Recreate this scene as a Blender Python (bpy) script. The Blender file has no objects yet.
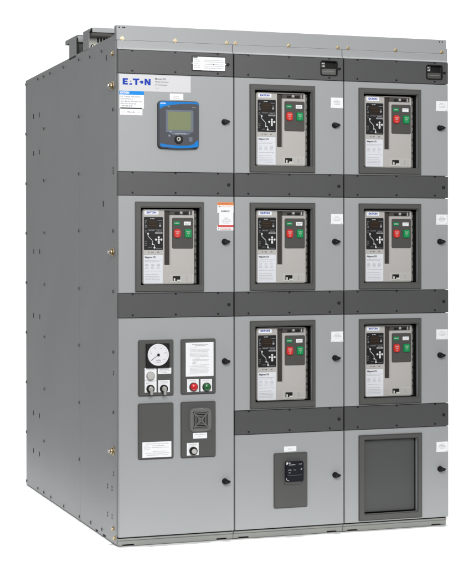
import bpy, bmesh, math, random
from mathutils import Vector, Matrix
from mathutils.geometry import tessellate_polygon
random.seed(4)
SC = bpy.context.scene
COL = SC.collection
W = 1.676
w = W/3

# ------------------------------------------------------------------ materials
def mat(name, color, rough=.5, metal=0.0, spec=.5, bump=0.0, bscale=900, var=0.0, vscale=3, emit=None, coat=0.0, rvar=0.0, wave=0.0):
    m = bpy.data.materials.new(name); m.use_nodes = True
    nt = m.node_tree; b = nt.nodes['Principled BSDF']
    b.inputs['Base Color'].default_value = (*color, 1)
    b.inputs['Roughness'].default_value = rough
    b.inputs['Metallic'].default_value = metal
    b.inputs['Specular IOR Level'].default_value = spec
    b.inputs['Coat Weight'].default_value = coat
    tc = nt.nodes.new('ShaderNodeTexCoord')
    if var or rvar:
        n = nt.nodes.new('ShaderNodeTexNoise'); n.inputs['Scale'].default_value = vscale; n.inputs['Detail'].default_value = 5
        nt.links.new(tc.outputs['Object'], n.inputs['Vector'])
        if var:
            r = nt.nodes.new('ShaderNodeMapRange')
            r.inputs[3].default_value = 1-var; r.inputs[4].default_value = 1+var
            nt.links.new(n.outputs['Fac'], r.inputs[0])
            mx = nt.nodes.new('ShaderNodeVectorMath'); mx.operation = 'SCALE'
            mx.inputs[0].default_value = color
            nt.links.new(r.outputs[0], mx.inputs['Scale'])
            nt.links.new(mx.outputs[0], b.inputs['Base Color'])
        if rvar:
            r2 = nt.nodes.new('ShaderNodeMapRange')
            r2.inputs[3].default_value = rough-rvar; r2.inputs[4].default_value = rough+rvar
            nt.links.new(n.outputs['Fac'], r2.inputs[0]); nt.links.new(r2.outputs[0], b.inputs['Roughness'])
    if bump:
        n2 = nt.nodes.new('ShaderNodeTexNoise'); n2.inputs['Scale'].default_value = bscale; n2.inputs['Detail'].default_value = 2
        nt.links.new(tc.outputs['Object'], n2.inputs['Vector'])
        bp = nt.nodes.new('ShaderNodeBump'); bp.inputs['Strength'].default_value = bump; bp.inputs['Distance'].default_value = .0006
        nt.links.new(n2.outputs['Fac'], bp.inputs['Height']); nt.links.new(bp.outputs[0], b.inputs['Normal'])
    if wave:
        n3 = nt.nodes.new('ShaderNodeTexNoise'); n3.inputs['Scale'].default_value = 2.6; n3.inputs['Detail'].default_value = 1
        nt.links.new(tc.outputs['Object'], n3.inputs['Vector'])
        b3 = nt.nodes.new('ShaderNodeBump'); b3.inputs['Strength'].default_value = 1; b3.inputs['Distance'].default_value = wave
        nt.links.new(n3.outputs['Fac'], b3.inputs['Height']); nt.links.new(b3.outputs[0], bp.inputs['Normal'])
    if emit:
        b.inputs['Emission Color'].default_value = (*emit[0], 1); b.inputs['Emission Strength'].default_value = emit[1]
    return m

def s2l(h):
    h = h.lstrip('#'); v = [int(h[i:i+2], 16)/255 for i in (0, 2, 4)]
    return tuple(c/12.92 if c <= .04045 else ((c+.055)/1.055)**2.4 for c in v)

GREY = (.338, .350, .356)
M = dict(
    grey=mat('grey_powder_coat', GREY, .42, bump=.25, var=.03, vscale=2.2, rvar=.05, wave=.003),
    side=mat('grey_sheet_paint', (.306, .314, .322), .45, bump=.3, bscale=500, var=.05, vscale=1.6, rvar=.06, wave=.005),
    base=mat('base_channel_paint', (.275, .285, .268), .5, bump=.25, var=.05, vscale=6),
    band=mat('charcoal_textured_paint', (.062, .063, .064), .48, spec=.65, bump=.6, bscale=500, var=.05, vscale=5, rvar=.05),
    frame=mat('window_frame_paint', (.080, .080, .078), .45, bump=.4, bscale=600, var=.05, vscale=8),
    plate=mat('control_plate_paint', (.074, .074, .073), .5, bump=.5, bscale=600, var=.05, vscale=8),
    black=mat('black_plastic', (.008, .008, .008), .42, spec=.3),
    dark=mat('dark_gasket_and_gap_shade', (.010, .010, .009), .7, spec=.2, var=.2, vscale=30),
    rail=mat('zinc_rail_steel', (.13, .13, .12), .45, var=.4, vscale=40, rvar=.1),
    cub=mat('cubicle_steel', (.10, .10, .095), .5, var=.35, vscale=22, rvar=.1),
    inner=mat('galvanised_inner_wall', (.62, .63, .58), .5, var=.08, vscale=20),
    beige=mat('breaker_plastic', (.455, .440, .422), .5, bump=.15, bscale=1500, var=.02, vscale=9),
    beigelt=mat('breaker_trim_plastic', (.47, .46, .44), .5, bump=.1),
    slot=mat('slot_plastic', (.050, .043, .038), .5, var=.12, vscale=40, spec=.2),
    recess=mat('recess_plastic_and_lip_shade', (.078, .075, .070), .5, bump=.2, spec=.2),
    white=mat('label_white', (.84, .85, .87), .45, spec=.2),
    offw=mat('nameplate_pale_grey', (.64, .64, .665), .4, spec=.2),
    pwhite=mat('breaker_label_white', (.70, .72, .76), .45, spec=.2),
    ink=mat('label_ink', (.12, .12, .13), .6, spec=.2),
    inklt=mat('label_pale_ink', (.33, .33, .35), .6, spec=.2),
    blue=mat('logo_blue', (.0, .040, .40), .4, spec=.2),
    sky=mat('label_bright_blue', (.0, .24, .72), .4, spec=.2),
    orange=mat('label_orange', (.72, .27, .09), .5, spec=.2),
    redl=mat('label_red', (.62, .07, .06), .5, spec=.2),
    pbr=mat('push_red', (.62, .030, .022), .4, spec=.35),
    pbg=mat('push_green', (.0, .27, .075), .4, spec=.35),
    ind=mat('indicator_green', (.0, .20, .06), .35, spec=.2),
    tripf=mat('trip_unit_face', (.012, .012, .013), .42, spec=.3),
    amber=mat('amber_print', (.10, .058, .025), .5, spec=.2),
    lcdd=mat('trip_display', (.020, .013, .009), .35, spec=.3),
    pale=mat('pale_print', (.68, .69, .70), .4, spec=.2),
    brass=mat('zinc_brass', (.60, .50, .33), .36, metal=1.0),
    steel=mat('bright_steel', (.74, .73, .70), .25, metal=1.0),
    satin=mat('satin_aluminium', (.60, .59, .56), .38, metal=.85),
    screw=mat('dark_screw', (.045, .044, .043), .4, metal=.3), sscrew=mat('painted_side_screw', (.085, .083, .078), .5, metal=.2),
    hole=mat('punched_hole', (.012, .012, .012), .9),
    redlens=mat('red_lens', (.55, .006, .010), .15, coat=.8),
    greenlens=mat('green_lens', (.004, .10, .022), .15, coat=.8),
    dial=mat('dial_white', (.76, .76, .80), .35, spec=.2),
    meter=mat('meter_face', (.062, .067, .080), .45, spec=.3),
    mblue=mat('meter_blue', (.006, .19, .58), .35, spec=.2),
    mbez=mat('meter_bezel', (.145, .165, .21), .4, spec=.2),
    lcd=mat('grey_green_lcd', (.205, .235, .135), .22, spec=.2),
    grille=mat('grille_plastic', (.14, .14, .137), .5, bump=.2),
    relay=mat('relay_face', (.008, .009, .014), .38, spec=.3),
    floor=mat('studio_white_sweep', (.88, .88, .88), .9, spec=0.0),
)

# ------------------------------------------------------------------ mesh builder
class MB:
    def __init__(s): s.bm = bmesh.new(); s.mats = []
    def mi(s, m):
        m = M[m]
        if m not in s.mats: s.mats.append(m)
        return s.mats.index(m)
    def _take(s, bm2, m, xf=None):
        i = s.mi(m)
        if xf is not None: bmesh.ops.transform(bm2, matrix=xf, verts=bm2.verts)
        bmesh.ops.recalc_face_normals(bm2, faces=bm2.faces)
        mp = {v: s.bm.verts.new(v.co) for v in bm2.verts}
        for f in bm2.faces:
            try:
                nf = s.bm.faces.new([mp[v] for v in f.verts]); nf.material_index = i; nf.smooth = f.smooth
            except ValueError: pass
        bm2.free()
    def box(s, x0, x1, y0, y1, z0, z1, m, bev=0, seg=2):
        b = bmesh.new(); bmesh.ops.create_cube(b, size=1)
        for v in b.verts:
            v.co = Vector((x0 if v.co.x < 0 else x1, y0 if v.co.y < 0 else y1, z0 if v.co.z < 0 else z1))
        if bev: bmesh.ops.bevel(b, geom=list(b.edges), offset=bev, segments=seg, affect='EDGES')
        s._take(b, m); return s
    # prism: outline in (a, b) extruded along the third axis; plane 'xz' extrudes along y, 'yz' along x
    def prism(s, outline, d0, d1, m, holes=(), bev=0, plane='xz', seg=2, smooth=False):
        b = bmesh.new()
        loops = [outline]+list(holes)
        P = (lambda a, c, d: Vector((a, d, c))) if plane == 'xz' else (lambda a, c, d: Vector((d, a, c)))
        fl = [p for l in loops for p in l]
        tris = tessellate_polygon([[Vector((a, c, 0)) for a, c in l] for l in loops])
        f0 = [b.verts.new(P(a, c, d0)) for a, c in fl]; f1 = [b.verts.new(P(a, c, d1)) for a, c in fl]
        if not holes:
            b.faces.new(f0); b.faces.new(f1[::-1])
        else:
            for t in tris:
                b.faces.new([f0[i] for i in t]); b.faces.new([f1[i] for i in reversed(t)])
        k = 0
        for l in loops:
            n = len(l)
            for i in range(n):
                f = b.faces.new([f0[k+i], f0[k+(i+1) % n], f1[k+(i+1) % n], f1[k+i]])
                f.smooth = smooth
            k += n
        bmesh.ops.recalc_face_normals(b, faces=b.faces)
        if bev:
            s0 = set(f0)
            es = [e for e in b.edges if e.verts[0] in s0 and e.verts[1] in s0 and len(e.link_faces) == 2
                  and e.link_faces[0].normal.dot(e.link_faces[1].normal) < .5]
            bmesh.ops.bevel(b, geom=es, offset=bev, segments=seg, affect='EDGES')
        s._take(b, m); return s
    def rr(s, x0, x1, z0, z1, r, y0, y1, m, bev=0, hole=None, hr=.004):
        holes = [rrect(*hole, hr)] if hole else ()
        return s.prism(rrect(x0, x1, z0, z1, r), y0, y1, m, holes, bev)
    def cyl(s, a, c, r, d0, d1, m, plane='xz', n=24, bev=0, r1=None):
        b = bmesh.new()
        bmesh.ops.create_cone(b, cap_ends=True, segments=n, radius1=r, radius2=r if r1 is None else r1, depth=1)
        for f in b.faces: f.smooth = abs(f.normal.z) < .7
        if bev: bmesh.ops.bevel(b, geom=[e for e in b.edges if all(v.co.z > 0 for v in e.verts)], offset=bev, segments=2, affect='EDGES')
        for v in b.verts:
            x, y, z = v.co; t = z+.5      # t=0 at radius1 end
            d = d1+(d0-d1)*t               # radius2 end at d0 (front)
            v.co = Vector((a+x, d, c+y)) if plane == 'xz' else Vector((d, a+x, c+y))
        s._take(b, m); return s
    def dome(s, a, c, r, d0, h, m, plane='xz', n=20):
        b = bmesh.new(); bmesh.ops.create_uvsphere(b, u_segments=n, v_segments=12, radius=1)
        for f in b.faces: f.smooth = True
        for v in b.verts:
            x, y, z = v.co
            v.co = Vector((a+x*r, d0-z*h, c+y*r)) if plane == 'xz' else Vector((d0-z*h, a+x*r, c+y*r))
        s._take(b, m); return s
    def quad(s, x0, x1, z0, z1, y, m):
        b = bmesh.new(); b.faces.new([b.verts.new(Vector(p)) for p in ((x0, y, z0), (x1, y, z0), (x1, y, z1), (x0, y, z1))])
        s._raw(b, m); return s
    def poly(s, pts, y, m):
        b = bmesh.new(); vs = [b.verts.new(Vector((a, y, c))) for a, c in pts]
        for t in tessellate_polygon([[Vector((a, c, 0)) for a, c in pts]]): b.faces.new([vs[i] for i in t])
        s._raw(b, m); return s
    def _raw(s, b, m):
        b.normal_update()
        for f in b.faces:
            if f.normal.y > 0: f.normal_flip()
        i = s.mi(m); mp = {v: s.bm.verts.new(v.co) for v in b.verts}
        for f in b.faces:
            nf = s.bm.faces.new([mp[v] for v in f.verts]); nf.material_index = i
        b.free()
    def line(s, pts, wd, y, m):
        for (a, c), (a2, c2) in zip(pts, pts[1:]):
            d = Vector((a2-a, c2-c)); L = d.length; d /= L; n = Vector((-d.y, d.x))*wd/2; e = d*wd*.3
            s.poly([(a-e.x+n.x, c-e.y+n.y), (a-e.x-n.x, c-e.y-n.y), (a2+e.x-n.x, c2+e.y-n.y), (a2+e.x+n.x, c2+e.y+n.y)], y, m)
        return s
    def disc(s, a, c, r, y, m, n=20):
        return s.poly([(a+r*math.cos(2*math.pi*i/n), c+r*math.sin(2*math.pi*i/n)) for i in range(n)], y, m)
    def words(s, x0, x1, z, h, y, m='ink', gap=.35, wmin=1.2, wmax=4):
        x = x0                                        # a row of printed words too small to read
        while x < x1-h:
            L = min(h*random.uniform(wmin, wmax), x1-x)
            k = x
            while k < x+L-h*.2:
                g = h*random.uniform(.35, .6); hh = h*random.choice((.62, .62, .95, .75))
                s.quad(k, min(k+g, x+L), z-h/2, z-h/2+hh, y, m); k += g+h*.16
            x += L+h*gap
        return s
    def text(s, t, size, x, z, y, m, align='CENTER', bold=0, sx=1.0):
        pts, polys = glyphs(t, align, bold)
        i = s.mi(m); vs = [s.bm.verts.new(Vector((x+p[0]*size*sx, y, z+p[1]*size))) for p in pts]
        for pl in polys:
            try:
                f = s.bm.faces.new([vs[k] for k in pl]); f.material_index = i
            except ValueError: pass
        return s

def rrect(x0, x1, z0, z1, r, n=5):
    r = min(r, (x1-x0)/2.01, (z1-z0)/2.01)
    if r <= 0: return [(x0, z0), (x1, z0), (x1, z1), (x0, z1)]
    out = []
    for cx, cz, a0 in ((x1-r, z0+r, -90), (x1-r, z1-r, 0), (x0+r, z1-r, 90), (x0+r, z0+r, 180)):
        for k in range(n+1):
            a = math.radians(a0+90*k/n); out.append((cx+r*math.cos(a), cz+r*math.sin(a)))
    return out
def rect(x0, x1, z0, z1): return [(x0, z0), (x1, z0), (x1, z1), (x0, z1)]

_gc = {}
def glyphs(t, align, bold):
    k = (t, align, bold)
    if k not in _gc:
        c = bpy.data.curves.new('lettering', 'FONT'); c.body = t; c.align_x = align; c.align_y = 'CENTER'
        c.resolution_u = 3; c.offset = bold
        o = bpy.data.objects.new('lettering', c); COL.objects.link(o)
        bpy.context.view_layer.update()
        dg = bpy.context.evaluated_depsgraph_get(); me = bpy.data.meshes.new_from_object(o.evaluated_get(dg))
        _gc[k] = ([(v.co.x, v.co.y) for v in me.vertices], [tuple(p.vertices) for p in me.polygons])
        bpy.data.objects.remove(o); bpy.data.curves.remove(c); bpy.data.meshes.remove(me)
    return _gc[k]

WORG = {}
def obj(name, mb, parent=None, label=None):
    bm = mb.bm
    co = [v.co for v in bm.verts]
    c = Vector([(min(v[i] for v in co)+max(v[i] for v in co))/2 for i in range(3)])
    bmesh.ops.translate(bm, vec=-c, verts=bm.verts)
    me = bpy.data.meshes.new(name); bm.to_mesh(me); bm.free()
    for m in mb.mats: me.materials.append(m)
    o = bpy.data.objects.new(name, me); COL.objects.link(o)
    if parent is not None: o.parent = parent; o.location = c-WORG[parent]
    else: o.location = c
    WORG[o] = c
    if label: o['label'] = label
    return o
def thing(name, loc, label, cat, group=None):
    o = bpy.data.objects.new(name, None); COL.objects.link(o); o.location = loc; o.empty_display_size = .1
    o['label'] = label; o['category'] = cat
    if group: o['group'] = group
    WORG[o] = Vector(loc); return o

_sm = {}
def stamp(name, key, make, pos, parent):
    """one small mesh used again and again: made at the origin once, placed at pos"""
    if key not in _sm:
        mb = MB(); make(mb); me = bpy.data.meshes.new(name); mb.bm.to_mesh(me); mb.bm.free()
        for m in mb.mats: me.materials.append(m)
        _sm[key] = me
    o = bpy.data.objects.new(name, _sm[key]); COL.objects.link(o)
    o.parent = parent; o.location = Vector(pos)-WORG[parent]; WORG[o] = Vector(pos); return o

# ------------------------------------------------------------------ setting
fl = MB(); _b = bmesh.new(); _b.faces.new([_b.verts.new(p) for p in ((-.45, -.55, -.0045), (2.6, -.55, -.0045), (2.6, 4.5, -.0045), (-.45, 4.5, -.0045))])
fl.mi('floor'); fl.bm.free(); fl.bm = _b; f = obj('floor', fl); f['kind'] = 'structure'

# ------------------------------------------------------------------ the switchgear cabinet
CAB = thing('switchgear_cabinet', (W/2, 1.02, 0), 'tall grey metal-clad switchgear cabinet, three columns of doors wide, standing on white floor', 'switchgear')
D = 2.045; ZT = 2.345
# screws / bolts
def mk_side_screw(mb): mb.cyl(0, 0, .0110, -.0012, 0, 'side', plane='yz', n=16); mb.cyl(0, 0, .0080, -.0040, -.001, 'sscrew', plane='yz', n=6, bev=.001); mb.cyl(0, 0, .0035, -.0043, -.0038, 'hole', plane='yz', n=8)
def mk_front_screw(mb):
    mb.cyl(0, 0, .0042, -.003, 0, 'black', n=12, bev=.001); mb.box(-.003, .003, -.0033, -.0029, -.0006, .0006, 'black')
def mk_brass_screw(mb): mb.cyl(0, 0, .0072, -.005, 0, 'brass', n=6, bev=.0012); mb.cyl(0, 0, .0092, -.0015, 0, 'brass', n=16)
def mk_brass_side(mb):
    mb.cyl(0, 0, .0125, -.002, 0, 'brass', plane='yz', n=18); mb.cyl(0, 0, .0095, -.009, -.002, 'brass', plane='yz', n=6, bev=.001)
def mk_big_bolt(mb):
    mb.cyl(0, 0, .021, -.004, 0, 'brass', plane='yz', n=20, bev=.001); mb.cyl(0, 0, .015, -.016, -.004, 'brass', plane='yz', n=6, bev=.0015)
    mb.cyl(0, 0, .007, -.026, -.016, 'steel', plane='yz', n=12, bev=.001)
def mk_slot(mb): mb.prism(rrect(-.006, .006, -.014, .014, .005), -.0008, .0004, 'hole', plane='yz')
def mk_hole(mb): mb.cyl(0, 0, .0052, -.0008, .0004, 'hole', plane='yz', n=10)

# left side: front panel and rear panel, one seam between them
def side_outline(y0, y1, notches=()):
    zt = lambda y: ZT+.004-.009*y
    pts = [(y0, 0)]
    for a, b in notches: pts += [(a, 0), (a, .011), (b, .011), (b, 0)]
    pts += [(y1, 0), (y1, zt(y1)), (y0, zt(y0))]
    return pts
mb = MB(); mb.prism(side_outline(.040, .742, [(.238, .292), (.385, .432)]), 0, .003, 'side', plane='yz', bev=.0008)
mb.box(.0032, .0130, .0362, .0396, .002, ZT-.01, 'base')
SPF = obj('side_panel', mb, CAB, 'front half of the left side wall')
mb = MB(); mb.prism(side_outline(.747, D), 0, .003, 'side', plane='yz', bev=.0008); mb.box(.003, .012, .735, .755, .01, ZT-.01, 'dark')
SPR = obj('side_panel', mb, CAB, 'rear half of the left side wall')
mb = MB(); mb.prism(side_outline(.040, D), W, W+.005, 'side', plane='yz', bev=.0008); obj('side_panel', mb, CAB)
mb = MB(); mb.box(W+.0008, W+.0058, .020, .0395, 2.2765, 2.3460, 'side'); obj('corner_trim', mb, CAB)
mb = MB(); mb.box(.004, W-.001, D-.004, D-.001, .0, ZT-.02, 'side'); obj('rear_panel', mb, CAB)
mb = MB(); mb.box(.004, W-.001, .045, D-.006, ZT-.025, ZT-.022, 'side'); obj('roof_panel', mb, CAB)

S = [(2.033, 2.309), (1.716, 2.309), (1.568, 2.309), (1.401, 2.309), (1.089, 2.310), (1.558, 2.022), (2.033, 2.022), (1.560, 1.736), (2.033, 1.736),
     (1.555, 1.450), (2.033, 1.450), (1.555, 1.165), (2.033, 1.165), (1.555, .878), (2.033, .878), (1.56, .591), (2.033, .591), (1.566, .303), (2.033, .303),
     (2.033, .02), (1.729, .02), (1.575, .02), (1.401, .02), (1.096, .018)]
for y, z in S: stamp('screw', 'ss', mk_side_screw, (0, y, z), SPR)
for z in (2.312, 2.026, 1.739, 1.453, 1.164, .879, .591, .306, .018): stamp('screw', 'ss', mk_side_screw, (0, .7515, z), SPR)
for y, z in [(.521, 2.30), (.294, 2.302), (.086, 2.007), (.086, 1.446), (.086, 1.166), (.086, .886), (.086, .607), (.522, .027), (.305, .03)]:
    stamp('screw', 'ss', mk_side_screw, (0, y, z), SPF)
for y, z in [(1.831, 2.108), (1.679, 2.106), (1.831, 1.899), (1.680, 1.898), (1.831, 1.345), (1.674, 1.345), (1.838, .984), (1.675, .983), (1.843, .431), (1.687, .431), (1.85, .217), (1.688, .217)]:
    stamp('slot_hole', 'sl', mk_slot, (0, y, z), SPR)
for y, z in [(.210, 2.260), (.271, 1.576)]: stamp('slot_hole', 'sl', mk_slot, (0, y, z), SPF)
for y in (.197, .119):
    for z in (.258, .244, .126, .112): stamp('round_hole', 'hl', mk_hole, (0, y, z), SPF)
for z in (1.724, 1.712, 1.737, .329, .316, .782, .794): stamp('round_hole', 'hl', mk_hole, (0, .089, z), SPF)
for z in (2.117, 1.348, .428): stamp('bolt', 'bb', mk_big_bolt, (0, .091, z), SPF)
for y, z in [(.092, 2.265), (.093, .068), (.066, .029)]: stamp('bolt', 'bs', mk_brass_side, (0, y, z), SPF)

# corner posts and dividers behind the doors
for i, x in enumerate((0.004, w, 2*w, W-.004)):
    mb = MB()
    if i == 0: mb.box(x, x+.04, .041, .085, .0, ZT-.03, 'side')
    elif i == 3: mb.box(x-.04, x, .041, .085, .0, ZT-.03, 'side')
    else: mb.box(x-.03, x+.03, .0255, .085, .0, ZT-.03, 'side')
    obj('frame_post', mb, CAB)

# header plate on top of the front, and the sill strip beneath it
mb = MB()
mb.prism([(.020, 2.3215), (.020, 2.389), (.062, 2.389), (.062, 2.386), (.0225, 2.386), (.0225, 2.3215)], .0005, W, 'grey', plane='yz')
mb.box(.004, W-.004, .0300, .0330, 2.24, 2.380, 'side')
mb.prism([(.0226, 2.322), (.0226, 2.388), (.060, 2.388), (.052, 2.322)], -.0015, .0003, 'side', plane='yz')
HDR = obj('header_plate', mb, CAB)
for x in (.0256, .2798, .5326, .5759, .8444, 1.0974, 1.1507, 1.4026, 1.6518): stamp('screw', 'br', mk_brass_screw, (x, .020, 2.3285), HDR)
for x in (.0116, .0290, .037, 1.6400, 1.6550):
    stamp('round_hole', 'hh', lambda m: m.cyl(0, 0, .0035, -.0006, 0, 'hole', n=10), (x, .020, 2.3785), HDR)
for i in range(3):
    mb = MB(); x0 = .001+i*w+(.0015 if i else 0); x1 = (i+1)*w-.0015 if i < 2 else W+.001
    mb.prism([(.017, 2.2860), (.017, 2.3180), (.0225, 2.3212), (.045, 2.3212), (.045, 2.2765), (.004, 2.2765), (.004, 2.2790)], x0, x1, 'grey', plane='yz')
    obj('sill_strip', mb, CAB)

# roof hoods: sheet-metal boxes running across the roof
mb = MB(); H0 = 2.437; SXV = .056
mb.box(.0, .003, .546, .663, 2.338, H0, 'side')                     # end plate
mb.prism([(.492, H0), (.546, H0), (.546, 2.418)], 0, .003, 'side', plane='yz')
mb.box(.0035, W-.02, .492, .665, H0-.003, H0+.0005, 'side')
mb.box(.0035, W-.02, .490, .4925, H0-.021, H0+.001, 'grey', bev=.0008)  # front lip
mb.box(.0035, W-.02, .660, .6635, 2.335, H0-.0035, 'side')
HB = obj('roof_hood', mb, CAB, 'front sheet-metal hood on the roof')
mb = MB()
sl = [rect(SXV+.0153*k, SXV+.0153*k+.0085, 2.379, 2.424) for k in range(60)]
mb.prism(rect(.004, W-.03, 2.322, 2.433), .600, .603, 'inner', holes=sl); mb.box(.05, W-.05, .612, .615, 2.33, 2.43, 'dark')
obj('louver_wall', mb, HB)
mb = MB(); mb.box(.0045, W-.03, .500, .590, 2.401, 2.415, 'recess'); obj('lip_shade_strip', mb, HB)  # added dark strip: the hood's shade under the lip, put into colour
mb = MB(); mb.dome(.030, 2.360, .010, .592, .010, 'steel'); mb.cyl(.040, 2.352, .018, .596, .600, 'brass', n=14); obj('bolt', mb, HB)
mb = MB(); H1 = 2.439
mb.prism([(.815, 2.33), (.960, 2.33), (.960, 2.417), (1.045, 2.417), (1.045, 2.434), (1.040, H1), (.815, H1)], 0, .003, 'side', plane='yz')
mb.prism([(.755, 2.35), (.797, 2.33), (.797, 2.425), (.785, 2.425)], .001, .004, 'dark', plane='yz')
mb.box(.0035, W-.02, .797, 1.045, H1-.003, H1+.0005, 'side')
mb.box(.0035, W-.02, .797, .7995, H1-.034, H1+.001, 'grey', bev=.0008)
mb.box(.0035, W-.02, .825, .828, 2.33, H1-.0035, 'cub')
mb.box(.0035, W-.02, 1.042, 1.0445, 2.417, H1-.0035, 'side')
obj('roof_hood', mb, CAB, 'rear sheet-metal hood on the roof, overhanging to the back')

# base channel, one length for each column
for i in range(3):
    x0 = .001+i*w+(.0015 if i else 0); x1 = (i+1)*w-.0015 if i < 2 else W-.003
    mb = MB(); h = .0055
    mb.prism([(x0, 0), (x0+.021, 0), (x0+.022, h), (x0+.076, h), (x0+.078, -.002), (x1-.080, -.002), (x1-.078, h), (x1-.030, h), (x1-.028, 0), (x1, 0),
              (x1, .022), (x0, .022)], .020, .026, 'base', bev=.0006)
    mb.prism([(.020, .0225), (.012, .0265), (.012, .0335), (.03, .0335), (.03, .0225)], x0, x1, 'base', plane='yz')
    mb.box(x0, x1, .022, .045, .0337, .0375, 'dark')
    obj('base_channel', mb, CAB)

# ------------------------------------------------------------------ doors and cover panels
BT = [2.2760, 1.7176, 1.1600, .6023]; BB = [2.1660, 1.6072, 1.0448, .4871]
g = .0022
def handle(mb):
    mb.cyl(0, 0, .0140, -.005, 0, 'black', n=22, bev=.001)
    mb.cyl(0, 0, .0115, -.020, -.005, 'black', n=20, bev=.002)
    mb.prism([(-.010, -.0055), (.006, -.0085), (.018, -.0050), (.0225, 0), (.018, .0050), (.006, .0085), (-.010, .0055)], -.026, -.012, 'black', bev=.0025)
    mb.cyl(-.002, 0, .0035, -.0268, -.0255, 'screw', n=10)
DOORS = {}
def door(c, z0, z1, win=None, name='door', label=None):
    mb = MB(); X = c*w
    x0 = X+(.0015 if c == 0 else .0055); x1 = X+w-(.0015 if c < 2 else 0)
    if win:
        a, b, p, q = win
        mb.prism(rect(x0, x1, z0, z1), 0, .024, 'grey', holes=[rect(X+a, X+b, p, q)], bev=.0014)
    else: mb.prism(rect(x0, x1, z0, z1), 0, .024, 'grey', bev=.0014)
    d = obj(name, mb, CAB, label); DOORS[(c, round(z1, 2))] = d
    return d
def put_handle(d, c, z): stamp('handle', 'handle', handle, (c*w+.5125, 0, z), d)

# cover panels (bands)
def keyhole(mb): mb.cyl(0, 0, .0075, -.0035, 0, 'black', n=16, bev=.001); mb.box(-.0015, .0015, -.0042, -.003, -.005, .005, 'screw')
for c in range(3):
    for r in range(4):
        if c == 0 and r == 3: continue
        X = c*w; x0 = X+(.0005 if c == 0 else .0045); x1 = X+w-(.0025 if c < 2 else -.0005)
        mb = MB(); y0 = -.001
        holes = []
        cols = {0: (.352, .521)}
        if r == 0:
            hx = (.3533, .5195, 2.1889, 2.2592) if c == 0 else (.4390, .5282, 2.1889, 2.2618)
            if c: holes = [rrect(X+hx[0]+.004, X+hx[1]-.004, hx[2]+.004, hx[3]-.004, .008)]
        mb.prism(rrect(x0, x1, BB[r]+g, BT[r]-g, .004 if c == 2 else .0015), y0, .020, 'band', holes=holes, bev=.0014)
        if c < 2: mb.box(x1+.0003, x1+.0062, .014, .016, BB[r]+g, BT[r]-g, 'dark')  # dark strip stands in for the shade in the gap between bands
        B = obj('cover_panel', mb, CAB)
        for xx in ((.0672, .2736, .4802) if c == 0 else (.0725, .2790, .4855)):
            for zz in (BT[r]-.0045, BB[r]+.014): stamp('screw', 'fs', mk_front_screw, (X+xx, y0, zz), B)
        if r == 0:
            if c == 0:
                m2 = MB(); m2.rr(.3533, .5195, 2.1889, 2.2592, .003, -.0045, -.001, 'black', bev=.001)
                m2.rr(.3570, .5160, 2.1925, 2.2552, .002, -.0056, -.0044, 'white')
                m2.rr(.3585, .3800, 2.2475, 2.2556, .001, -.0060, -.0050, 'black'); m2.text('EATON', .0062, .3692, 2.2515, -.0063, 'white', bold=.01)
                for zz in (2.2405, 2.233, 2.222, 2.213, 2.204):
                    m2.words(.364, .394, zz, .0032, -.0060, 'inklt'); m2.words(.412, .508, zz, .0032, -.0060, 'inklt')
                m2.rr(.4555, .4590, 2.2195, 2.2235, .0004, -.0061, -.005, 'ink')
                m2.box(.44, .46, -.0062, -.0055, 2.1900, 2.1925, 'black'); m2.box(.358, .40, -.0062, -.0055, 2.1900, 2.1935, 'black')
                m2.box(.3515, .3555, -.0060, -.0045, 2.2225, 2.2265, 'white'); m2.box(.5155, .5200, -.0060, -.0045, 2.2225, 2.2265, 'white')
                obj('nameplate', m2, B, 'white data card in a black holder')
            else:
                a, b, p, q = X+hx[0], X+hx[1], hx[2], hx[3]
                m2 = MB(); m2.rr(a, b, p, q, .011, -.006, -.0008, 'black', bev=.0012, hole=(a+.0055, b-.0055, p+.0055, q-.0055), hr=.007)
                obj('holder_frame', m2, B)
                m2 = MB(); m2.box(a+.004, b-.004, .014, .018, p+.004, q-.004, 'black')
                m2.box(a+.0055, b-.0065, .004, .008, p+.006, p+.034, 'cub' if c == 1 else 'recess')
                m2.box(a+.0065, a+.026, .002, .0038, q-.034, q-.008, 'recess')
                m2.words(a+.008, a+.024, q-.014, .006, .0015, 'pale'); m2.words(a+.008, a+.024, q-.026, .007, .0015, 'pale')
                m2.words(a+.012, b-.014, p+.022, .003, .0035, 'inklt')
                obj('mechanism', m2, B)
                stamp('latch', 'lt', lambda m: (m.cyl(0, 0, .0065, -.006, 0, 'black', n=14, bev=.001), m.box(-.010, 0, -.0065, -.003, -.0022, .0022, 'black')), (b+.0095, y0, (p+q)/2-.001), B)
        if r: stamp('lock', 'kh', keyhole, (X+.5335, y0, (BT[r]+BB[r])/2-.001), B)
        else:
            if c == 0: stamp('lock', 'kh2', lambda m: (m.cyl(0, 0, .0072, -.006, 0, 'black', n=16, bev=.001), m.box(-.009, .0, -.007, -.003, -.002, .002, 'black')), (.5300, y0, 2.224), B)

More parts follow.
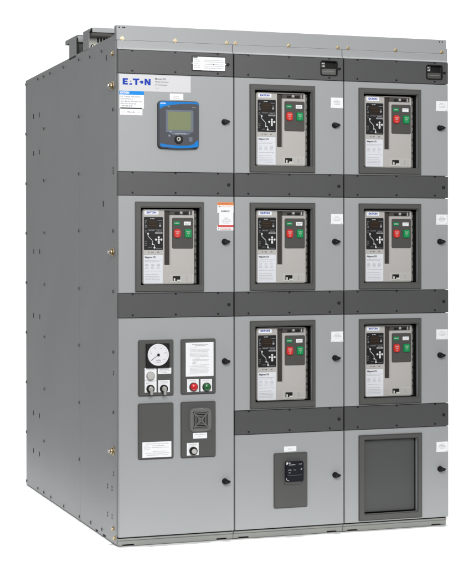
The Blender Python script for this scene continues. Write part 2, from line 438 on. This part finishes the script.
# doors with breaker windows
WX = (.1065, .3935)
def frame_ring(X, zb, d, label=None):
    m2 = MB()
    m2.rr(X+.0785, X+.4120, zb+.0035, zb+.4200, .004, -.007, 0, 'frame', bev=.0045, hole=(X+WX[0], X+WX[1], zb+.0365, zb+.3925), hr=.003)
    return obj('window_frame', m2, d, label)
def cubicle(X, zb):
    m2 = MB(); a, b, p, q = X+WX[0]-.001, X+WX[1]+.001, zb+.0355, zb+.3935
    t = .002
    m2.box(a-t, a, .0245, .26, p, q, 'dark'); m2.box(b, b+t, .0245, .26, p, q, 'dark')
    m2.box(a, b, .0245, .26, q, q+t, 'dark'); m2.box(a, b, .0245, .26, p-t, p, 'dark'); m2.box(a, b, .26, .262, p, q, 'dark')
    m2.box(b-.0170, b-.0085, .036, .20, p+.005, q-.012, 'rail', bev=.001)             # cassette side rail with its rollers
    for k in range(5): m2.cyl(b-.0125, p+.05+.065*k, .0042, .033, .04, 'screw', n=12); m2.box(b-.0165, b-.0095, .0345, .037, p+.072+.065*k, p+.082+.065*k, 'slot')
    pass
    m2.box(a+.001, a+.006, .045, .20, p+.005, q-.012, 'cub', bev=.001)
    for k in range(3): m2.box(a+.0005, a+.0075, .040, .06, p+.04+.11*k, p+.075+.11*k, 'slot', bev=.001)
    obj('cubicle', m2, CAB)
rows = [0, 1, 2, 3]
doorz = {0: (BT[1]+.0005, BB[0]-.0005), 1: (BT[2]+.0005, BB[1]-.0005), 2: (BT[3]+.0005, BB[2]-.0005), 3: (.041, BB[3]-.0005)}
def sticker(d, X, z, y=-.0002):
    m2 = MB(); m2.box(X+.4940, X+.5560, -.0009, 0, z, z+.0495, 'white'); m2.box(X+.4925, X+.5568, -.0011, -.0001, z, z+.010, 'white')
    for k, (a, b) in enumerate(((.516, .534), (.508, .543), (.505, .546), (.511, .540))):
        m2.words(X+a, X+b, z+.038-.0065*k, .0030, -.0012, 'inklt', wmax=3)
    m2.words(X+.500, X+.506, z+.005, .003, -.0014, 'inklt'); m2.words(X+.545, X+.552, z+.005, .003, -.0014, 'inklt')
    obj('sticker', m2, d)
WIN = [(1, 0), (2, 0), (0, 1), (1, 1), (2, 1), (1, 2), (2, 2)]
for c, r in WIN:
    z0, z1 = doorz[r]; zb = BT[r+1]; X = c*w
    d = door(c, z0, z1, win=(WX[0]-.004, WX[1]+.004, zb+.0325, zb+.3965), label='door with a breaker window')
    frame_ring(X, zb, d); cubicle(X, zb)
    put_handle(d, c, zb+.2355)
    if c: sticker(d, X, zb+.3185 if r < 2 else zb+.3125)
    else:
        m2 = MB(); y = -.0008
        m2.box(.4776, .5578, -.0006, 0, 1.5300, 1.5800, 'white'); m2.box(.4870, .5568, -.0006, 0, 1.4735, 1.5298, 'white')
        m2.box(.4760, .5568, -.0006, 0, 1.4480, 1.4730, 'white')
        m2.quad(.4776, .5578, 1.5662, 1.5800, y, 'orange'); m2.quad(.4785, .5568, 1.4640, 1.4735, y, 'redl')
        m2.words(.482, .553, 1.573, .0045, y-.0002, 'redl'); m2.words(.482, .552, 1.5595, .003, y, 'orange')
        m2.words(.4975, .541, 1.5395, .009, y, 'ink', wmin=3, wmax=5)
        m2.disc(.489, 1.560, .004, y-.0001, 'ink', 3)
        m2.words(.513, .528, 1.506, .004, y, 'inklt'); m2.words(.500, .543, 1.498, .0035, y, 'inklt'); m2.words(.498, .545, 1.4905, .0035, y, 'inklt'); m2.words(.506, .538, 1.483, .0035, y, 'inklt')
        m2.words(.492, .548, 1.4595, .003, y, 'redl'); m2.words(.492, .545, 1.4535, .003, y, 'redl'); m2.disc(.484, 1.456, .004, y-.0001, 'ink', 3)
        obj('warning_label', m2, d)

# top-left door: meter door
d = door(0, doorz[0][0], doorz[0][1], label='door with a power meter'); put_handle(d, 0, BT[1]+.238)
m2 = MB(); y = -.0016
m2.box(.0058, .3480, -.0012, 0, 2.0865, 2.1625, 'offw', bev=.0003)
# logo letters
Z0, Z1 = 2.1150, 2.1440; hgt = Z1-Z0
def L(x, pts): m2.poly([(x+a*.027, Z0+b*hgt) for a, b in pts], y, 'blue')
L(.0215, [(0, 0), (.92, 0), (.92, .24), (.38, .24), (.38, .39), (.84, .39), (.84, .61), (.38, .61), (.38, .76), (.92, .76), (.92, 1), (0, 1)])
L(.0520, [(0, 0), (.50, 0), (.50, .24), (.10, .24)]); L(.0575, [(0, .46), (.17, .46), (.17, .64), (0, .64)])
L(.0715, [(.36, 0), (.72, 0), (.72, .75), (1.08, .75), (1.08, 1), (-.14, 1), (.02, .72), (.36, .72)])
m2.disc(.1128, (Z0+Z1)/2-.001, .0072, y, 'blue'); L(.1020, [(0, .38), (.14, .38), (.14, .62), (0, .62)])
L(.1255, [(0, 0), (.34, 0), (.34, .52), (.68, 0), (1.06, 0), (1.06, 1), (.72, 1), (.72, .48), (.36, 1), (0, 1)])
m2.text('Magnum DS', .0105, .1755, 2.1455, y, 'ink', 'LEFT', bold=.02); m2.text('Metal-Enclosed', .0105, .1755, 2.1320, y, 'ink', 'LEFT'); m2.text('LV Switchgear', .0105, .1755, 2.1185, y, 'ink', 'LEFT')
m2.words(.176, .198, 2.1035, .0022, y, 'inklt')
obj('logo_plate', m2, d, 'long pale nameplate with blue maker\'s lettering')
m2 = MB()
m2.box(.0060, .1222, -.0020, 0, 2.0070, 2.0862, 'white')
m2.quad(.0057, .1226, 2.0690, 2.0862, -.0022, 'sky'); m2.text('EATON', .0125, .0100, 2.0776, -.0024, 'white', 'LEFT', bold=.05)
for k, (t) in enumerate(('For Training, Field Service,', 'Renewal Parts or', 'After Market Services in the', 'USA and Canada call:', '1 800 498-2678')):
    m2.text(t, .0088, .0105, 2.0605-.0108*k, -.0022, 'ink', 'LEFT', bold=.01)
m2.quad(.0100, .1120, 2.0048, 2.0098, -.0024, 'black')
obj('service_label', m2, d, 'white service label with a bright blue heading')
m2 = MB(); m2.box(.0090, .1153, -.0010, 0, 1.9760, 2.0046, 'white'); m2.words(.044, .080, 1.9900, .006, -.0012, 'inklt'); m2.words(.016, .034, 1.990, .003, -.0012, 'inklt'); m2.words(.092, .108, 1.990, .003, -.0012, 'inklt'); obj('sticker', m2, d)
m2 = MB(); m2.box(.2470, .3120, -.0010, 0, 2.0515, 2.0805, 'white'); m2.words(.267, .292, 2.069, .004, -.0012, 'inklt'); m2.words(.262, .297, 2.0605, .0035, -.0012, 'inklt'); obj('sticker', m2, d)
# meter
m2 = MB()
m2.rr(.1858, .3830, 1.8250, 2.0460, .017, -.014, 0, 'black', bev=.003)
m2.prism([(.1868, 2.030), (.1875, 2.036), (.191, 2.041), (.198, 2.0445), (.284, 2.046), (.372, 2.0445), (.379, 2.041), (.382, 2.035), (.382, 1.842), (.379, 1.834), (.372, 1.829),
          (.330, 1.825), (.284, 1.8235), (.238, 1.825), (.196, 1.829), (.190, 1.833), (.1868, 1.840)], -.022, -.012, 'meter', bev=.004)
y = -.0222
m2.poly([(.191, 2.006), (.1915, 2.034), (.195, 2.038), (.203, 2.041), (.372, 2.041), (.378, 2.038), (.380, 2.028), (.377, 2.027), (.372, 2.033), (.340, 2.0335), (.290, 2.0315), (.240, 2.025), (.210, 2.017)], y, 'mblue')
m2.poly([(.193, 1.846), (.198, 1.8475), (.230, 1.842), (.290, 1.8385), (.335, 1.8405), (.354, 1.846), (.368, 1.860), (.378, 1.866), (.3785, 1.842), (.375, 1.836), (.366, 1.8325), (.330, 1.829), (.284, 1.8275), (.240, 1.829), (.205, 1.832), (.196, 1.835)], y, 'mblue')
m2.poly([(.192, 2.018), (.192, 2.035), (.197, 2.0395), (.217, 2.040), (.222, 2.030), (.214, 2.023)], y-.0002, 'sky')
m2.text('EATON', .0075, .2075, 2.0320, y-.0004, 'white', bold=.05); m2.words(.230, .240, 2.0205, .0035, y-.0003, 'pale'); m2.words(.348, .364, 2.0165, .0035, y-.0003, 'inklt')
m2.words(.200, .262, 1.8350, .0022, y-.0003, 'mbez')
PM = obj('power_meter', m2, CAB, 'dark rounded power meter with blue swooshes')
m2 = MB(); m2.rr(.2205, .3540, 1.9000, 2.0030, .005, -.0245, -.0215, 'mbez', bev=.0012); m2.rr(.2300, .3420, 1.9100, 1.9950, .003, -.0252, -.0240, 'lcd', bev=.0005)
m2.words(.236, .25, 1.9045, .0025, -.0248, 'pale'); m2.poly([(.258, 1.888), (.325, 1.888), (.344, 1.8995), (.235, 1.8995)], y-.0003, 'mbez')
m2.words(.266, .318, 1.8945, .003, y-.0006, 'pale'); m2.disc(.2375, 1.8840, .0058, y-.0004, 'mbez'); m2.disc(.2375, 1.8840, .0035, y-.0006, 'inklt')
obj('screen', m2, PM)
m2 = MB(); m2.rr(.3315, .3490, 1.8585, 1.8800, .002, -.0235, -.0215, 'mbez'); obj('button', m2, PM)
m2 = MB(); m2.cyl(.2820, 1.8675, .0195, -.029, -.022, 'black', n=28, bev=.002); m2.cyl(.2810, 1.8690, .0105, -.0305, -.0285, 'steel', n=20, bev=.001); m2.cyl(.2790, 1.8690, .0045, -.031, -.030, 'black', n=12)
m2.box(.2800, .2815, -.0312, -.0300, 1.862, 1.876, 'black'); obj('port', m2, PM)

# lower-left tall door with four control plates
d = door(0, .041, BB[2]-.0005, label='tall plain door carrying four control plates'); put_handle(d, 0, .8365); put_handle(d, 0, .2745)
def cplate(x0, x1, z0, z1, label):
    m2 = MB(); m2.rr(x0, x1, z0, z1, .009, -.008, 0, 'plate', bev=.0045); return obj('control_plate', m2, CAB, label)
YP = -.008
A = cplate(.0915, .2620, .6845, .9440, 'upper left control plate with a gauge')
m2 = MB(); m2.rr(.1265, .2385, .8150, .9270, .003, YP-.012, YP, 'black', bev=.0015)
gx, gz = .1835, .8755; m2.cyl(gx, gz, .0505, YP-.0145, YP-.011, 'dial', n=40, bev=.001); yy = YP-.0148
for k in range(31):
    a = math.radians(216-k*8.4); r0 = .041 if k % 6 else .037
    m2.line([(gx+r0*math.cos(a), gz+r0*math.sin(a)), (gx+.044*math.cos(a), gz+.044*math.sin(a))], .0007, yy, 'ink')
for k, t in enumerate(('0', '1', '2', '3', '4', '5')):
    a = math.radians(216-k*50.4); m2.words(gx+.0335*math.cos(a)-.003, gx+.0335*math.cos(a)+.004, gz+.0335*math.sin(a), .0055, yy, 'inklt', wmin=.8, wmax=1)
m2.line([(gx, gz), (gx-.036, gz-.026)], .0022, yy-.0012, 'ink'); m2.cyl(gx, gz, .0062, yy-.004, yy+.0005, 'black', n=16); 
m2.words(gx-.010, gx+.012, gz-.0235, .0055, yy, 'ink', wmin=2); m2.words(gx-.014, gx+.014, gz-.033, .004, yy, 'inklt')
obj('gauge', m2, A)
def tag_(x0, x1, z0, z1, par, rows, y=YP, hh=.003, name='legend_plate', rise=.0015):
    m2 = MB(); m2.box(x0, x1, y-rise, y, z0, z1, 'white', bev=.0003)
    for a, b, z in rows: m2.words(a, b, z, hh, y-rise-.0003, 'inklt')
    return obj(name, m2, par)
tag_(.1215, .1780, .7585, .8155, A, [(.135, .165, .810)]); tag_(.1845, .2490, .7865, .8140, A, [(.195, .238, .807), (.190, .243, .800), (.205, .228, .793)])
tag_(.1215, .1780, .7025, .7575, A, [(.130, .170, .752), (.128, .14, .745)]); tag_(.1860, .2420, .7015, .7575, A, [(.198, .230, .752), (.192, .236, .745)])
m2 = MB(); m2.cyl(.1480, .7790, .0195, YP-.010, YP-.001, 'satin', n=28, bev=.0015); m2.cyl(.1470, .7792, .0165, YP-.016, YP-.009, 'beigelt', n=28, bev=.0015); obj('push_button', m2, A, 'pale round push button')
for kx, kz in ((.1475, .7195), (.2120, .7180)):
    m2 = MB(); m2.cyl(kx, kz, .0185, YP-.012, YP-.001, 'black', n=28, bev=.002); m2.cyl(kx-.0005, kz, .0115, YP-.022, YP-.011, 'satin', n=22, bev=.001)
    m2.prism([(kx-.0055, kz+.006), (kx-.0060, kz-.024), (kx-.0035, kz-.027), (kx+.0035, kz-.027), (kx+.0060, kz-.024), (kx+.0055, kz+.006)], YP-.029, YP-.019, 'satin', bev=.0015)
    obj('selector_switch', m2, A)
Bp = cplate(.2960, .4675, .6865, .9445, 'upper right control plate with two pilot lights')
m2 = MB(); m2.box(.3195, .4550, YP-.0012, YP, .7700, .9275, 'white', bev=.0003); y = YP-.0015
m2.words(.350, .430, .9185, .0035, y, 'ink'); m2.words(.365, .42, .9125, .0035, y, 'ink')
z = .903
for (a, b, n_) in ((.336, .375, 1), (.340, .440, 3), (.340, .438, 4), (.365, .40, 1), (.352, .44, 2), (.352, .375, 2), (.352, .438, 1), (.335, .42, 1), (.340, .438, 3), (.340, .435, 2)):
    for k in range(n_):
        m2.words(a, b-random.uniform(0, .012), z, .0026, y, 'inklt'); z -= .0054
    z -= .0016
obj('instruction_card', m2, Bp)
tag_(.3258, .3822, .6985, .7580, Bp, [(.336, .372, .7525)]); tag_(.3912, .4470, .6995, .7565, Bp, [(.402, .436, .7515)])
for lx, lz, m in ((.3565, .7215, 'redlens'), (.4200, .7195, 'greenlens')):
    m2 = MB(); m2.cyl(lx, lz, .0205, YP-.008, YP-.001, 'screw', n=28, bev=.002); m2.cyl(lx, lz, .0175, YP-.013, YP-.007, m, n=28, bev=.001); m2.dome(lx, lz, .0165, YP-.012, .010, m)
    obj('pilot_light', m2, Bp, ('red' if m == 'redlens' else 'green')+' round pilot light')
Cp = cplate(.0905, .2615, .3935, .6525, 'lower left blank control plate')
tag_(.1100, .2490, .4030, .4745, Cp, [(.125, .235, .466), (.118, .145, .457), (.155, .215, .457), (.118, .150, .4485), (.155, .235, .4485), (.118, .145, .440), (.16, .225, .431), (.125, .238, .4225), (.130, .232, .414)], name='paper_label')
m2 = MB(); m2.rr(.1045, .2570, .3985, .6475, .006, YP-.0010, YP+.0002, 'plate', bev=.0008); obj('cover_plate', m2, Cp)
Dp = cplate(.2955, .4670, .3920, .6530, 'lower right control plate with an alarm grille')
fx, fz, fr = .3890, .5680, .053
m2 = MB(); pts = []
for k in range(48):
    a = 2*math.pi*k/48; ca, sa = math.cos(a), math.sin(a); p = 5.5
    rr_ = fr/((abs(ca)**p+abs(sa)**p)**(1/p)); pts.append((fx+rr_*ca, fz+rr_*sa*1.05))
m2.prism(pts, YP-.011, YP, 'grille', bev=.004, seg=3)
obj('alarm_housing', m2, Dp)
m2 = MB(); yy = YP-.0115
m2.quad(fx-.037, fx+.037, fz-.039, fz+.039, yy, 'dark')
for k in range(5):
    r0 = .037-.0071*k
    m2.prism(rrect(fx-r0, fx+r0, fz-r0*1.04, fz+r0*1.04, r0*.3), yy-.0035, yy+.0002, 'grille', holes=[rrect(fx-r0+.0034, fx+r0-.0034, fz-r0*1.04+.0034, fz+r0*1.04-.0034, r0*.3-.001)])
for sgn in (1, -1):
    dx = .0345; t = .0018
    m2.prism([(fx-dx-t, fz-sgn*dx+t*sgn), (fx-dx+t, fz-sgn*dx-t*sgn), (fx+dx+t, fz+sgn*dx-t*sgn), (fx+dx-t, fz+sgn*dx+t*sgn)], yy-.0045, yy+.0003, 'grille')
obj('grille', m2, Dp)
tag_(.3540, .4225, .4810, .5075, Dp, [(.363, .415, .500), (.378, .40, .492)]); tag_(.3240, .3815, .4040, .4620, Dp, [(.333, .373, .456)])
m2 = MB(); kx, kz = .3540, .4250
m2.cyl(kx, kz, .0190, YP-.012, YP-.001, 'black', n=28, bev=.002); m2.cyl(kx+.001, kz-.001, .0118, YP-.020, YP-.011, 'beigelt', n=24, bev=.0015); obj('push_button', m2, Dp, 'black ringed push button')

# bottom middle door with the relay
d = door(1, doorz[3][0], doorz[3][1], label='plain door with a protective relay'); put_handle(d, 1, .2765)
X = w
m2 = MB(); m2.rr(X+.1975, X+.3690, .1320, .3940, .008, -.008, 0, 'plate', bev=.0045); R = obj('control_plate', m2, CAB, 'dark plate carrying the protective relay')
m2 = MB(); m2.rr(X+.2490, X+.3370, .2440, .2600, .002, -.014, -.008, 'plate', bev=.001)
m2.rr(X+.2510, X+.3420, .2590, .3540, .009, -.026, -.008, 'relay', bev=.003)
y = -.0263
m2.poly([(X+.2530, .3500), (X+.2530, .3400), (X+.2570, .3400), (X+.2620, .3470), (X+.2620, .3510), (X+.256, .3520)], y, 'pale')
m2.words(X+.2660, X+.2790, .3480, .0050, y, 'pale'); m2.words(X+.2660, X+.2980, .3395, .0040, y, 'pale'); m2.words(X+.316, X+.332, .342, .005, y, 'inklt')
m2.words(X+.2630, X+.2850, .3150, .0055, y, 'inklt'); m2.words(X+.289, X+.304, .3150, .004, y, 'inklt'); m2.disc(X+.3290, .3170, .0040, y, 'inklt'); m2.words(X+.264, X+.275, .302, .0045, y, 'inklt')
m2.line([(X+.2535, .2760), (X+.2535, .270), (X+.258, .2665), (X+.266, .2640)], .0022, y, 'pale')
m2.quad(X+.262, X+.334, .289, .2895, y, 'inklt')
obj('relay', m2, R)
m2 = MB(); m2.box(X+.2510, X+.3135, -.001, 0, .3990, .4235, 'white'); m2.words(X+.27, X+.294, .4115, .004, -.0013, 'inklt'); obj('sticker', m2, d)

# bottom right door with the blank window
d = door(2, doorz[3][0], doorz[3][1], win=(.104, .392, .076, .4395), label='door with a blank recessed panel'); put_handle(d, 2, .2785); X = 2*w
m2 = MB(); m2.rr(X+.0765, X+.4150, .0465, .4610, .004, -.007, 0, 'frame', bev=.0045, hole=(X+.1075, X+.3885, .0790, .4365), hr=.003); obj('window_frame', m2, d)
m2 = MB(); m2.rr(X+.1120, X+.3840, .0840, .4320, .008, .020, .030, 'band', bev=.002); m2.box(X+.095, X+.40, .034, .036, .070, .445, 'dark'); obj('blank_panel', m2, CAB)
sticker(d, X, .3620)

# ------------------------------------------------------------------ draw-out circuit breakers
def make_breaker(label):
    X, zb, YF = w, BT[1], .025          # first one: middle column, top row
    t = thing('circuit_breaker', (X+.2475, .12, zb+.0385), label, 'circuit breaker', 'draw-out circuit breakers behind the door windows')
    z = lambda v: v-1.7176+zb
    x0, x1, z0, z1 = X+.1238, X+.3735, z(1.7565), z(2.1035)
    slot = [(X+.2285, z(1.845)), (X+.2535, z(1.845)), (X+.2535, z(2.0765)), (X+.3630, z(2.0765)), (X+.3630, z(2.0985)), (X+.2285, z(2.0985))]
    m2 = MB()
    m2.prism(rrect(x0, x1, z0, z1, .009), YF, .20, 'beige', holes=[slot], bev=.003)
    obj('housing', m2, t)
    m2 = MB(); m2.box(X+.2275, X+.2545, YF+.010, YF+.014, z(1.844), z(2.0995), 'slot'); m2.box(X+.2545, X+.3640, YF+.004, YF+.008, z(2.0755), z(2.0995), 'recess')
    m2.box(X+.2350, X+.2362, YF+.006, YF+.010, z(1.86), z(2.07), 'recess'); 
    for a, b in ((.2790, .3010), (.3200, .3440)): m2.box(X+a, X+b, YF+.001, YF+.004, z(2.080), z(2.0905), 'black', bev=.001)
    m2.box(X+.3050, X+.3160, YF+.002, YF+.004, z(2.084), z(2.094), 'beige'); m2.box(X+.349, X+.3535, YF+.002, YF+.004, z(2.079), z(2.096), 'beige')
    obj('slide_slot', m2, t)
    m2 = MB(); m2.rr(X+.1318, X+.1990, z(2.0785), z(2.0975), .002, YF-.0010, YF, 'white'); m2.text('EATON', .0125, X+.1654, z(2.0880), YF-.0013, 'blue', bold=.045, sx=1.12); obj('logo_plate', m2, t)
    # trip unit
    m2 = MB(); m2.rr(X+.1292, X+.2200, z(1.9165), z(2.0675), .003, YF-.004, YF, 'tripf', bev=.001)
    y = YF-.0043
    m2.words(X+.159, X+.184, z(2.0600), .0040, y, 'pale')
    for k in range(5): m2.words(X+.134, X+.143, z(2.0500-.0072*k), .0035, y, 'inklt')
    for k in range(2): m2.disc(X+.2060, z(2.037-.010*k), .0052, y, 'inklt' if k else 'recess')
    m2.line([(X+.1485, z(1.993)), (X+.1475, z(1.979)), (X+.1680, z(1.959)), (X+.1690, z(1.942)), (X+.1780, z(1.940)), (X+.1790, z(1.925))], .0022, y, 'pale')
    m2.disc(X+.1480, z(1.990), .0042, y-.0001, 'pale', 12); m2.disc(X+.1785, z(1.926), .0045, y-.0001, 'pale', 12); m2.disc(X+.1690, z(1.9420), .0034, y-.0001, 'pale', 12)
    m2.quad(X+.1820, X+.2170, z(1.9905), z(1.9975), y, 'inklt'); m2.text('EATON', .006, X+.2, z(1.994), y-.0002, 'tripf'); m2.words(X+.188, X+.214, z(2.0035), .004, y, 'inklt')
    for a_, b_, zz in ((.134, .143, 2.006), (.190, .216, 2.052), (.134, .146, 1.9985), (.150, .178, 2.005), (.132, .142, 1.955), (.132, .142, 1.946), (.132, .142, 1.937), (.184, .216, 1.9225), (.150, .166, 1.928)):
        m2.words(X+a_, X+b_, z(zz), .0028, y, 'inklt')
    m2.quad(X+.1480, X+.2170, z(2.0085), z(2.0092), y, 'inklt')
    T = obj('trip_unit', m2, t)
    m2 = MB(); m2.rr(X+.1480, X+.1975, z(2.0130), z(2.0520), .001, YF-.0046, YF-.0035, 'lcdd')
    for zz in (2.048, 2.040, 2.028): m2.words(X+.152, X+.192, z(zz), .0022, YF-.0049, 'amber')
    obj('display', m2, T)
    m2 = MB()
    for dx, dz in ((0, .0105), (-.0130, 0), (.0125, 0), (0, 0), (0, -.0150), (0, -.009)):
        m2.cyl(X+.1990+dx, z(1.9630+dz), .0050, YF-.0062, YF-.0035, 'pale', n=14, bev=.0006)
    obj('keypad', m2, T)
    m2 = MB(); m2.box(X+.1292, X+.2200, YF-.0008, YF, z(1.8960), z(1.9130), 'beigelt')
    for a in (.150, .163, .193): m2.words(X+a, X+a+.012, z(1.9055), .006, YF-.0011, 'recess', wmin=1, wmax=2)
    obj('terminal_strip', m2, t)
    m2 = MB(); m2.box(X+.1280, X+.2195, YF-.0012, YF, z(1.7600), z(1.8920), 'pwhite', bev=.0004); y = YF-.0015
    m2.text('Magnum DS', .0105, X+.1330, z(1.8815), y, 'ink', 'LEFT', bold=.05)
    m2.words(X+.133, X+.213, z(1.8680), .0028, y, 'inklt'); m2.words(X+.133, X+.205, z(1.8610), .0028, y, 'inklt')
    for a in (.1345, .163, .190):
        for zz in (1.8490, 1.8430, 1.8370, 1.831): m2.words(X+a, X+a+.016, z(zz), .0030, y, 'inklt')
    m2.words(X+.135, X+.212, z(1.818), .0022, y, 'inklt'); m2.words(X+.135, X+.20, z(1.803), .0028, y, 'inklt')
    for k in range(4): m2.words(X+.135, X+.205, z(1.7930-.0070*k), .0022, y, 'inklt')
    obj('nameplate', m2, t)
    m2 = MB(); m2.rr(X+.2645, X+.3680, z(1.9215), z(2.0640), .007, YF-.0030, YF, 'recess', bev=.0015); P = obj('button_plate', m2, t); YB = YF-.003
    m2 = MB(); m2.rr(X+.2720, X+.3020, z(2.0295), z(2.0480), .0015, YB-.0010, YB, 'ind'); m2.text('OPEN', .0090, X+.2870, z(2.0385), YB-.0013, 'pale', bold=.01); obj('indicator', m2, P, 'green OPEN indicator')
    m2 = MB(); m2.rr(X+.3215, X+.3545, z(2.0295), z(2.0465), .0015, YB-.0010, YB, 'white'); m2.words(X+.325, X+.351, z(2.040), .004, YB-.0013, 'inklt'); m2.words(X+.328, X+.347, z(2.034), .003, YB-.0013, 'inklt'); obj('indicator', m2, P, 'white indicator flag')
    m2 = MB(); m2.rr(X+.2715, X+.3035, z(1.9720), z(2.0110), .011, YB-.010, YB, 'pbr', bev=.002)
    m2.text('PUSH', .0085, X+.2875, z(1.9995), YB-.0103, 'pale'); m2.text('OFF', .0085, X+.2875, z(1.9905), YB-.0103, 'pale'); m2.text('O', .009, X+.2875, z(1.9800), YB-.0103, 'pale'); obj('push_button', m2, P, 'red PUSH OFF button')
    m2 = MB(); m2.rr(X+.3245, X+.3570, z(1.9720), z(2.0110), .005, YB-.008, YB, 'pbg', bev=.002)
    m2.text('PUSH', .0085, X+.3408, z(1.9995), YB-.0083, 'pale'); m2.text('ON', .0085, X+.3408, z(1.9905), YB-.0083, 'pale'); m2.text('I', .009, X+.3408, z(1.9800), YB-.0083, 'pale'); obj('push_button', m2, P, 'green PUSH ON button')
    # racking window
    m2 = MB(); a, b, p, q = X+.2565, X+.3645, z(1.7635), z(1.7980)
    m2.rr(a, b, p, q, .001, YF-.0016, YF, 'inner', hole=(a+.0015, b-.0015, p+.0015, q-.0015), hr=.0005); m2.box(a+.0012, b-.0012, YF-.0006, YF+.0001, p+.0012, q-.0012, 'beigelt')
    m2.box(X+.2680, X+.3030, YF-.0040, YF-.0006, z(1.7700), z(1.7935), 'black', bev=.0005)
    m2.box(X+.2715, X+.2785, YF-.0052, YF-.0040, z(1.7705), z(1.784), 'inner'); m2.box(X+.2860, X+.3060, YF-.0060, YF-.0040, z(1.7690), z(1.7770), 'inner', bev=.0008)
    m2.box(X+.2640, X+.3080, YF-.0030, YF-.0006, z(1.7655), z(1.7700), 'inner')
    m2.box(X+.3345, X+.3375, YF-.0012, YF-.0005, z(1.770), z(1.7915), 'inklt')
    obj('racking_window', m2, t)
    return t
colw = {0: 'left', 1: 'middle', 2: 'right'}
LAB = {(1, 0): 'circuit breaker in the top window of the middle column, with blank grey door edge beside the meter door',
       (2, 0): 'circuit breaker in the top window of the right-hand column',
       (0, 1): 'circuit breaker in the left column, behind the only window below the power meter',
       (1, 1): 'circuit breaker in the middle column, second window down',
       (2, 1): 'circuit breaker in the right-hand column, second window down',
       (1, 2): 'circuit breaker in the lowest breaker window of the middle column, above the relay door',
       (2, 2): 'circuit breaker in the lowest breaker window of the right column, above the blank panel'}
LAB[(1, 0)] = 'circuit breaker in the top window of the middle column, right of the power meter'
B0 = make_breaker(LAB[(1, 0)])
def copy_tree(o, parent=None):
    c = o.copy(); COL.objects.link(c)
    if parent is not None: c.parent = parent
    for ch in list(o.children): copy_tree(ch, c)
    return c
base0 = Vector(B0.location)
jit = random.Random(2)
for c, r in WIN:
    if (c, r) == (1, 0): continue
    b = copy_tree(B0); b['label'] = LAB[(c, r)]
    b.location = base0+Vector(((c-1)*w+jit.uniform(-.0009, .0009), jit.uniform(-.0012, .0012), BT[r+1]-BT[1]))

# ------------------------------------------------------------------ camera (solved from the photograph's vanishing points)
cam = bpy.data.cameras.new('camera'); co = bpy.data.objects.new('camera', cam); COL.objects.link(co); SC.camera = co
cam.sensor_fit = 'HORIZONTAL'; cam.sensor_width = 36; cam.lens = 1592.49/474*36; cam.clip_end = 200
cam.shift_x = (237-241.64)/474; cam.shift_y = (250.18-283.5)/474
RX, RY, RZ = (1.567680, 0.001442, -0.340505)
from mathutils import Euler
co.rotation_euler = Euler((RX, RY, RZ), 'XYZ'); co.location = (-1.8993, -7.0485, 1.3789)

# ------------------------------------------------------------------ light: white studio
wd = bpy.data.worlds.new('World'); SC.world = wd; wd.use_nodes = True
nt = wd.node_tree; bg = nt.nodes['Background']
tc = nt.nodes.new('ShaderNodeTexCoord'); sp = nt.nodes.new('ShaderNodeSeparateXYZ'); nt.links.new(tc.outputs['Generated'], sp.inputs[0])
def mr(src, a, b, c, d):
    n = nt.nodes.new('ShaderNodeMapRange'); n.interpolation_type = 'SMOOTHSTEP'
    n.inputs[1].default_value = a; n.inputs[2].default_value = b; n.inputs[3].default_value = c; n.inputs[4].default_value = d
    nt.links.new(src, n.inputs[0]); return n.outputs[0]
dt = nt.nodes.new('ShaderNodeVectorMath'); dt.operation = 'DOT_PRODUCT'; dt.inputs[1].default_value = (.334, .940, -.075)
nt.links.new(tc.outputs['Generated'], dt.inputs[0])
back = mr(dt.outputs['Value'], .80, .90, .0, .84)    # backdrop white added as world glow, only round the view direction
room = mr(sp.outputs['Z'], -.7, .3, .24, .40)        # dim studio all round
ad = nt.nodes.new('ShaderNodeMath'); ad.operation = 'ADD'; nt.links.new(back, ad.inputs[0]); nt.links.new(room, ad.inputs[1])
nt.links.new(ad.outputs[0], bg.inputs['Strength']); bg.inputs['Color'].default_value = (1, 1, 1, 1)
sl_ = bpy.data.lights.new('floor_whitening_sun', 'SUN'); sl_.energy = 2.55; sl_.angle = math.radians(1)  # added sun with no visible source, whitens the floor from straight above
so = bpy.data.objects.new('floor_whitening_sun', sl_); COL.objects.link(so); so.location = (0, 0, 8); so.rotation_euler = (0, 0, 0)
def area(name, loc, target, sx, sy, power, color=(1, 1, 1)):
    l = bpy.data.lights.new(name, 'AREA'); l.shape = 'RECTANGLE'; l.size = sx; l.size_y = sy; l.energy = power; l.color = color
    o = bpy.data.objects.new(name, l); COL.objects.link(o); o.location = loc
    o.rotation_euler = (Vector(target)-Vector(loc)).to_track_quat('-Z', 'Y').to_euler(); return o
area('softbox', (-.5, -4.6, 3.4), (.5, 0, 1.6), 3.0, 2.2, 240, (1, .995, .985))
SC.view_settings.view_transform = 'Standard'; SC.view_settings.look = 'None'; SC.view_settings.exposure = 0; SC.view_settings.gamma = 1
SC.render.engine = 'CYCLES'
